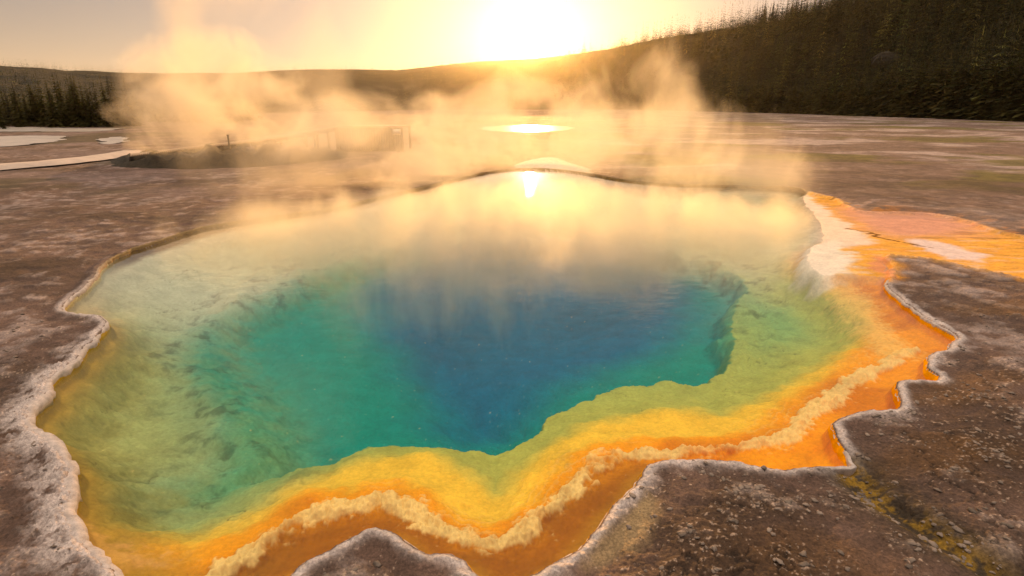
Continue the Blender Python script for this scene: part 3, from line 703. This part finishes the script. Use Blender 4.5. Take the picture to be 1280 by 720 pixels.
# the rest of the wood on the hills as one mass
def forest():
    lo = [conifer(10, 11, 6, (2.3 if k % 2 else 1.7), 300 + k, 1, 1.0, .08) for k in range(6)]
    yv = [conifer(10, 11, 7, 2.2, 330 + k, 1, .7, .04) for k in range(3)]
    far = [conifer(10, 5, 4, 2.0, 350 + k, 1, 1.0, .0) for k in range(4)]
    Vs, Fs, Ts, base = [], [], [], 0
    def put(src, p, s, zs):
        nonlocal base
        v, f = src; a_ = random.uniform(0, 6.28); c_, s_ = math.cos(a_), math.sin(a_)
        w_ = np.stack([(v[:, 0] * c_ - v[:, 1] * s_) * s + p[0], (v[:, 0] * s_ + v[:, 1] * c_) * s + p[1], v[:, 2] * zs + p[2]], 1)
        Vs.append(w_); Fs.append(f + base); base += len(v)
        tn_ = np.array([.030, .029, .006]) * math.exp(random.gauss(0, .75)) * np.array([random.uniform(.8, 1.4), 1, 1]); Ts.append(np.tile(tn_, (len(v), 1)))
    for k in range(4600):
        px = 690 + 680 * random.random() ** .8; t = random.random() ** 1.0
        p = hill_at(px, t); D = math.hypot(p[0], p[1])
        cl = perlin(np.array([p[0] * .03]), np.array([p[1] * .03]), 5)[0]
        if cl < -.5 and t > .15: continue
        z_ = random.uniform(1.0, 1.8) * (1 + .25 * cl)
        put(random.choice(yv if t < .05 else lo), p, z_ * random.uniform(.75, 1.0), z_)
    for k in range(5200):
        px = random.uniform(-260, 720); t = random.random() ** 1.1; p = hill_at(px, t)
        z_ = random.uniform(.8, 1.25); put(random.choice(far), p, z_ * 1.1, z_)
    for k in range(300):
        px = random.uniform(-250, 330); b_ = gp(px, 154, .3); u = np.array(b_) / math.hypot(*b_); D = math.hypot(*b_) + random.uniform(6, 60)
        z_ = random.uniform(.5, .72) * .75 * D / 100; put(random.choice(lo), (u[0] * D, u[1] * D, .1), z_, z_)
    for k in range(1100):
        px = random.uniform(760, 1200); p = hill_at(px, random.uniform(.86, 1.04)); z_ = random.uniform(.55, 1.0) * (1 if px > 900 else .7); put(random.choice(lo), p, z_ * 1.2, z_)
    return np.vstack(Vs), np.vstack(Fs), np.vstack(Ts)
v_, f_, t_ = forest()
M_forest = surf_mat('forest_needles', attr='tint', rough=.8, var=.3, scale=.5, bump=0, translucent=.4)
tag(mesh_np('forest', v_, f_, M_forest, attrs={'tint': t_}), 'dark conifer forest covering the hills behind the front rows', 'forest', kind='stuff')

# pale rock outcrops on the hill
def rock(name, p, s, label, seed):
    bm = bmesh.new(); bmesh.ops.create_icosphere(bm, subdivisions=4, radius=1)
    v = np.array([q_.co[:] for q_ in bm.verts]); n_ = fbm(v[:, 0] * 1.3 + seed, v[:, 1] * 1.3 + v[:, 2], 4, seed)
    v = v * (1 + .35 * n_[:, None]) * np.array(s)
    for q_, c_ in zip(bm.verts, v): q_.co = c_
    me = bpy.data.meshes.new(name); bm.to_mesh(me); bm.free(); me.materials.append(M_rock)
    o = bpy.data.objects.new(name, me); COL.objects.link(o); o.location = tuple(float(q_) for q_ in p); tag(o, label, 'rock'); return o
M_rock = surf_mat('grey_rock', col=(0.035, 0.028, 0.022), rough=.9, var=.4, scale=.6, bump=.8, bscale=1.5, bdist=.4)
p = hill_at(1090, .30); rock('boulder', p + np.array([0, -2, 6.0]), (4.5, 3, 3), 'grey boulder outcrop among the pines of the right hill', 3)

# ------------------------------------------------------------------ steam
def steam_mat(name, dens, nscale, aniso=.45, col=(1, .93, .80), thr=.55, soft=.35, detail=5, stretch=(1, 1, .55), off=(0, 0, 0), rate=1.0, fall=1.0):
    m, nt, nd, lk = new_mat(name)
    out = N(nd, 'ShaderNodeOutputMaterial'); vol = N(nd, 'ShaderNodeVolumePrincipled')
    vol.inputs['Color'].default_value = (*col, 1); vol.inputs['Anisotropy'].default_value = aniso
    tc = N(nd, 'ShaderNodeTexCoord'); geo = N(nd, 'ShaderNodeNewGeometry')
    ln = N(nd, 'ShaderNodeVectorMath', operation='LENGTH'); lk.new(tc.outputs['Object'], ln.inputs[0])
    mp = N(nd, 'ShaderNodeMapping'); mp.inputs['Location'].default_value = off; mp.inputs['Scale'].default_value = stretch
    lk.new(geo.outputs['Position'], mp.inputs['Vector'])
    no = N(nd, 'ShaderNodeTexNoise'); no.inputs['Scale'].default_value = nscale; no.inputs['Detail'].default_value = detail
    no.inputs['Roughness'].default_value = .58; no.inputs['Distortion'].default_value = .5
    lk.new(mp.outputs[0], no.inputs['Vector'])
    # shape = 1 in the middle, 0 on the hull
    sh = N(nd, 'ShaderNodeMapRange', interpolation_type='SMOOTHSTEP'); sh.inputs['From Min'].default_value = 1.0; sh.inputs['From Max'].default_value = 1 - fall
    sh.inputs['To Min'].default_value = -.36; sh.inputs['To Max'].default_value = .09
    lk.new(ln.outputs['Value'], sh.inputs['Value'])
    ad = N(nd, 'ShaderNodeMath', operation='ADD'); lk.new(no.outputs['Fac'], ad.inputs[0]); lk.new(sh.outputs[0], ad.inputs[1])
    mr = N(nd, 'ShaderNodeMapRange'); mr.inputs['From Min'].default_value = thr; mr.inputs['From Max'].default_value = thr + soft
    mr.inputs['To Min'].default_value = 0; mr.inputs['To Max'].default_value = 1
    lk.new(ad.outputs[0], mr.inputs['Value'])
    pw = N(nd, 'ShaderNodeMath', operation='POWER'); lk.new(mr.outputs[0], pw.inputs[0]); pw.inputs[1].default_value = 1.4
    ml = N(nd, 'ShaderNodeMath', operation='MULTIPLY'); lk.new(pw.outputs[0], ml.inputs[0]); ml.inputs[1].default_value = dens
    lk.new(ml.outputs[0], vol.inputs['Density']); lk.new(vol.outputs[0], out.inputs['Volume'])
    m.cycles.volume_step_rate = rate
    return m
def steam(px, py, D, sx, sy, sz, mat, label, tilt=0.0, name='steam'):
    """an ellipsoidal billow centred on a point; sx,sy,sz half sizes in metres"""
    c_ = at(px, py, D)
    bm = bmesh.new(); bmesh.ops.create_icosphere(bm, subdivisions=3, radius=1.0)
    me = bpy.data.meshes.new(name); bm.to_mesh(me); bm.free(); me.materials.append(mat)
    o = bpy.data.objects.new(name, me); COL.objects.link(o)
    o.location = tuple(float(v) for v in c_); o.scale = (sx, sy, sz); o.rotation_euler = (0, tilt, 0)
    tag(o, label, 'steam', kind='stuff'); return o
S_big = steam_mat('steam_plume', .38, .24, aniso=.36, thr=.46, soft=.30, off=(3, 1, 0), stretch=(1, 1, .5), fall=.55, detail=5)
S_low = steam_mat('steam_low', .46, .42, aniso=.36, thr=.47, soft=.24, off=(7, 4, 2), stretch=(.9, .9, 1.0), fall=.5, detail=6)
S_wisp = steam_mat('steam_wisp', .48, .46, aniso=.36, thr=.45, soft=.22, off=(1, 9, 4), stretch=(1.2, 1.2, .85), fall=.8, detail=6)
S_mist = steam_mat('steam_mist', .75, .75, aniso=.62, thr=.41, soft=.34, off=(2, 2, 8), stretch=(1.5, .6, .6), detail=4, fall=.5)
steam(320, 60, 21, 4.6, 3.2, 9.5, S_big, 'tall pale steam column rising at the left above the pool')
steam(345, 190, 20, 5.5, 3.0, 3.2, S_big, 'broad steam billow at the foot of the tall column')
steam(270, 135, 34, 8.5, 4.0, 5.5, S_low, 'steam billow drifting over the left flats by the grove')
steam(480, 180, 23, 7.2, 3.2, 3.4, S_low, 'golden steam rolling off the back edge left of the sun')
steam(640, 170, 26, 8.0, 3.4, 3.9, S_low, 'bright steam directly beneath the sun')
steam(755, 160, 22, 5.2, 3.0, 4.4, S_wisp, 'ragged golden steam wisps right of the sun')
steam(825, 125, 22, 3.2, 2.4, 3.9, S_wisp, 'thin curling steam wisp against the dark right hill')
steam(870, 190, 20, 5.8, 2.8, 3.2, S_wisp, 'low steam trailing over the right end of the far edge')
steam(935, 215, 17.5, 4.6, 2.4, 1.7, S_wisp, 'last thin veil of steam above the far right corner of the pool')
steam(640, 285, 14.2, 11.6, 6.0, 1.6, S_mist, 'thin low mist lying over the far half of the water')

S_veil = steam_mat('steam_veil', .85, .9, aniso=.55, thr=.50, soft=.28, off=(5, 1, 3), stretch=(1.6, .9, .5), detail=5, fall=.8)
steam(560, 372, 9.8, 5.2, 3.0, 1.3, S_veil, 'faint wisps of vapour trailing over the blue middle of the pool')
# ------------------------------------------------------------------ haze
hb = MB(); hb.box((0, 500, 119), (3600, 2100, 242)); m, nt, nd, lk = new_mat('haze_air')
out = N(nd, 'ShaderNodeOutputMaterial'); vol = N(nd, 'ShaderNodeVolumePrincipled'); vol.inputs['Density'].default_value = 0.00006
vol.inputs['Anisotropy'].default_value = .88; vol.inputs['Color'].default_value = (1, .90, .70, 1); lk.new(vol.outputs[0], out.inputs['Volume'])
tag(hb.build('haze', m), 'thin golden haze filling the valley air', 'haze', kind='stuff')

# ------------------------------------------------------------------ light
SUN_D = ray(664, 52); SUN_D = SUN_D / np.linalg.norm(SUN_D)
el = math.asin(SUN_D[2]); azm = math.atan2(SUN_D[0], SUN_D[1])     # from +Y towards +X
sd_ = bpy.data.lights.new('sun', 'SUN'); sd_.energy = 4.8; sd_.angle = R(.6); sd_.color = (1, .51, .15)
so = bpy.data.objects.new('sun', sd_); COL.objects.link(so)
so.rotation_euler = Vector((-SUN_D[0], -SUN_D[1], -SUN_D[2])).to_track_quat('-Z', 'Y').to_euler()
w_ = bpy.data.worlds.new('World'); sc.world = w_; w_.use_nodes = True
nt = w_.node_tree; nd = nt.nodes; lk = nt.links; nd.clear()
out = nd.new('ShaderNodeOutputWorld'); bg = nd.new('ShaderNodeBackground'); sky = nd.new('ShaderNodeTexSky')
sky.sky_type = 'NISHITA'; sky.sun_disc = False; sky.sun_elevation = el; sky.sun_rotation = azm
sky.air_density = 1.2; sky.dust_density = 1.5; sky.ozone_density = 1.2; sky.altitude = 2200
bg.inputs['Strength'].default_value = .026
lk.new(sky.outputs[0], bg.inputs['Color'])
# the sun's own glare in the sky
tc = nd.new('ShaderNodeTexCoord'); dt = nd.new('ShaderNodeVectorMath'); dt.operation = 'DOT_PRODUCT'; dt.inputs[1].default_value = tuple(SUN_D)
nm = nd.new('ShaderNodeVectorMath'); nm.operation = 'NORMALIZE'; lk.new(tc.outputs['Generated'], nm.inputs[0]); lk.new(nm.outputs[0], dt.inputs[0])
def lobe(power, strength, col):
    mx = nd.new('ShaderNodeMath'); mx.operation = 'MAXIMUM'; mx.inputs[1].default_value = 0; lk.new(dt.outputs['Value'], mx.inputs[0])
    p_ = nd.new('ShaderNodeMath'); p_.operation = 'POWER'; p_.inputs[1].default_value = power; lk.new(mx.outputs[0], p_.inputs[0])
    m_ = nd.new('ShaderNodeMath'); m_.operation = 'MULTIPLY'; m_.inputs[1].default_value = strength; lk.new(p_.outputs[0], m_.inputs[0])
    b_ = nd.new('ShaderNodeBackground'); b_.inputs['Color'].default_value = (*col, 1); lk.new(m_.outputs[0], b_.inputs['Strength']); return b_
prev = bg
for pw_, st_, cl_ in ((3500, 4.0, (1, .95, .85)), (400, .28, (1, .84, .60)), (28, .08, (1, .76, .56)), (4, .20, (1, .64, .42))):
    b_ = lobe(pw_, st_, cl_); ad = nd.new('ShaderNodeAddShader'); lk.new(prev.outputs[0], ad.inputs[0]); lk.new(b_.outputs[0], ad.inputs[1]); prev = ad
b_ = nd.new('ShaderNodeBackground'); b_.inputs['Color'].default_value = (.50, .46, .55, 1); b_.inputs['Strength'].default_value = .12
ad = nd.new('ShaderNodeAddShader'); lk.new(prev.outputs[0], ad.inputs[0]); lk.new(b_.outputs[0], ad.inputs[1]); prev = ad
# dust-reddened band along the horizon
az_ = nd.new('ShaderNodeSeparateXYZ'); lk.new(nm.outputs[0], az_.inputs[0])
ab = nd.new('ShaderNodeMath'); ab.operation = 'ABSOLUTE'; lk.new(az_.outputs['Z'], ab.inputs[0])
iv_ = nd.new('ShaderNodeMath'); iv_.operation = 'SUBTRACT'; iv_.inputs[0].default_value = 1; lk.new(ab.outputs[0], iv_.inputs[1])
p_ = nd.new('ShaderNodeMath'); p_.operation = 'POWER'; p_.inputs[1].default_value = 11; lk.new(iv_.outputs[0], p_.inputs[0])
m_ = nd.new('ShaderNodeMath'); m_.operation = 'MULTIPLY'; m_.inputs[1].default_value = .50; lk.new(p_.outputs[0], m_.inputs[0])
b_ = nd.new('ShaderNodeBackground'); b_.inputs['Color'].default_value = (1, .49, .19, 1); lk.new(m_.outputs[0], b_.inputs['Strength'])
ad = nd.new('ShaderNodeAddShader'); lk.new(prev.outputs[0], ad.inputs[0]); lk.new(b_.outputs[0], ad.inputs[1]); prev = ad
# added glow high overhead, out of view, to brighten the pool bed and ground
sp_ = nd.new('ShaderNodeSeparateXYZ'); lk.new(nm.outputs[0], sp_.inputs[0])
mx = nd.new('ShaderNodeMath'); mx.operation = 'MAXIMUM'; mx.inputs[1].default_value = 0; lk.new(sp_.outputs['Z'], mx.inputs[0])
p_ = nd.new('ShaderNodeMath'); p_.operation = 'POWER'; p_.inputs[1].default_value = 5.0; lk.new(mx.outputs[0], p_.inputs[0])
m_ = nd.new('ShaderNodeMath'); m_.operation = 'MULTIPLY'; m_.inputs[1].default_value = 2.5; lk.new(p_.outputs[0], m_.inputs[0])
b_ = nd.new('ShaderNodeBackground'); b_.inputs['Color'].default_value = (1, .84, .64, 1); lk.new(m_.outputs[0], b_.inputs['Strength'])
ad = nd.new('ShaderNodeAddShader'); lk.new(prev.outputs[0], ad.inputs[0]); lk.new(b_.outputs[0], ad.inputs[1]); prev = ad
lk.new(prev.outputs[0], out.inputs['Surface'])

# ------------------------------------------------------------------ render settings
sc.render.engine = 'CYCLES'
cy = sc.cycles
cy.use_denoising = True
try: cy.denoiser = 'OPENIMAGEDENOISE'
except Exception: pass
cy.max_bounces = 6; cy.diffuse_bounces = 2; cy.glossy_bounces = 3; cy.transparent_max_bounces = 16; cy.volume_bounces = 2
cy.volume_step_rate = 1.0; cy.volume_max_steps = 256
cy.sample_clamp_indirect = 2.0; cy.use_adaptive_sampling = True; cy.adaptive_threshold = .02
sc.view_settings.view_transform = 'Standard'; sc.view_settings.look = 'None'
sc.view_settings.exposure = 0.55; sc.view_settings.gamma = 1.0
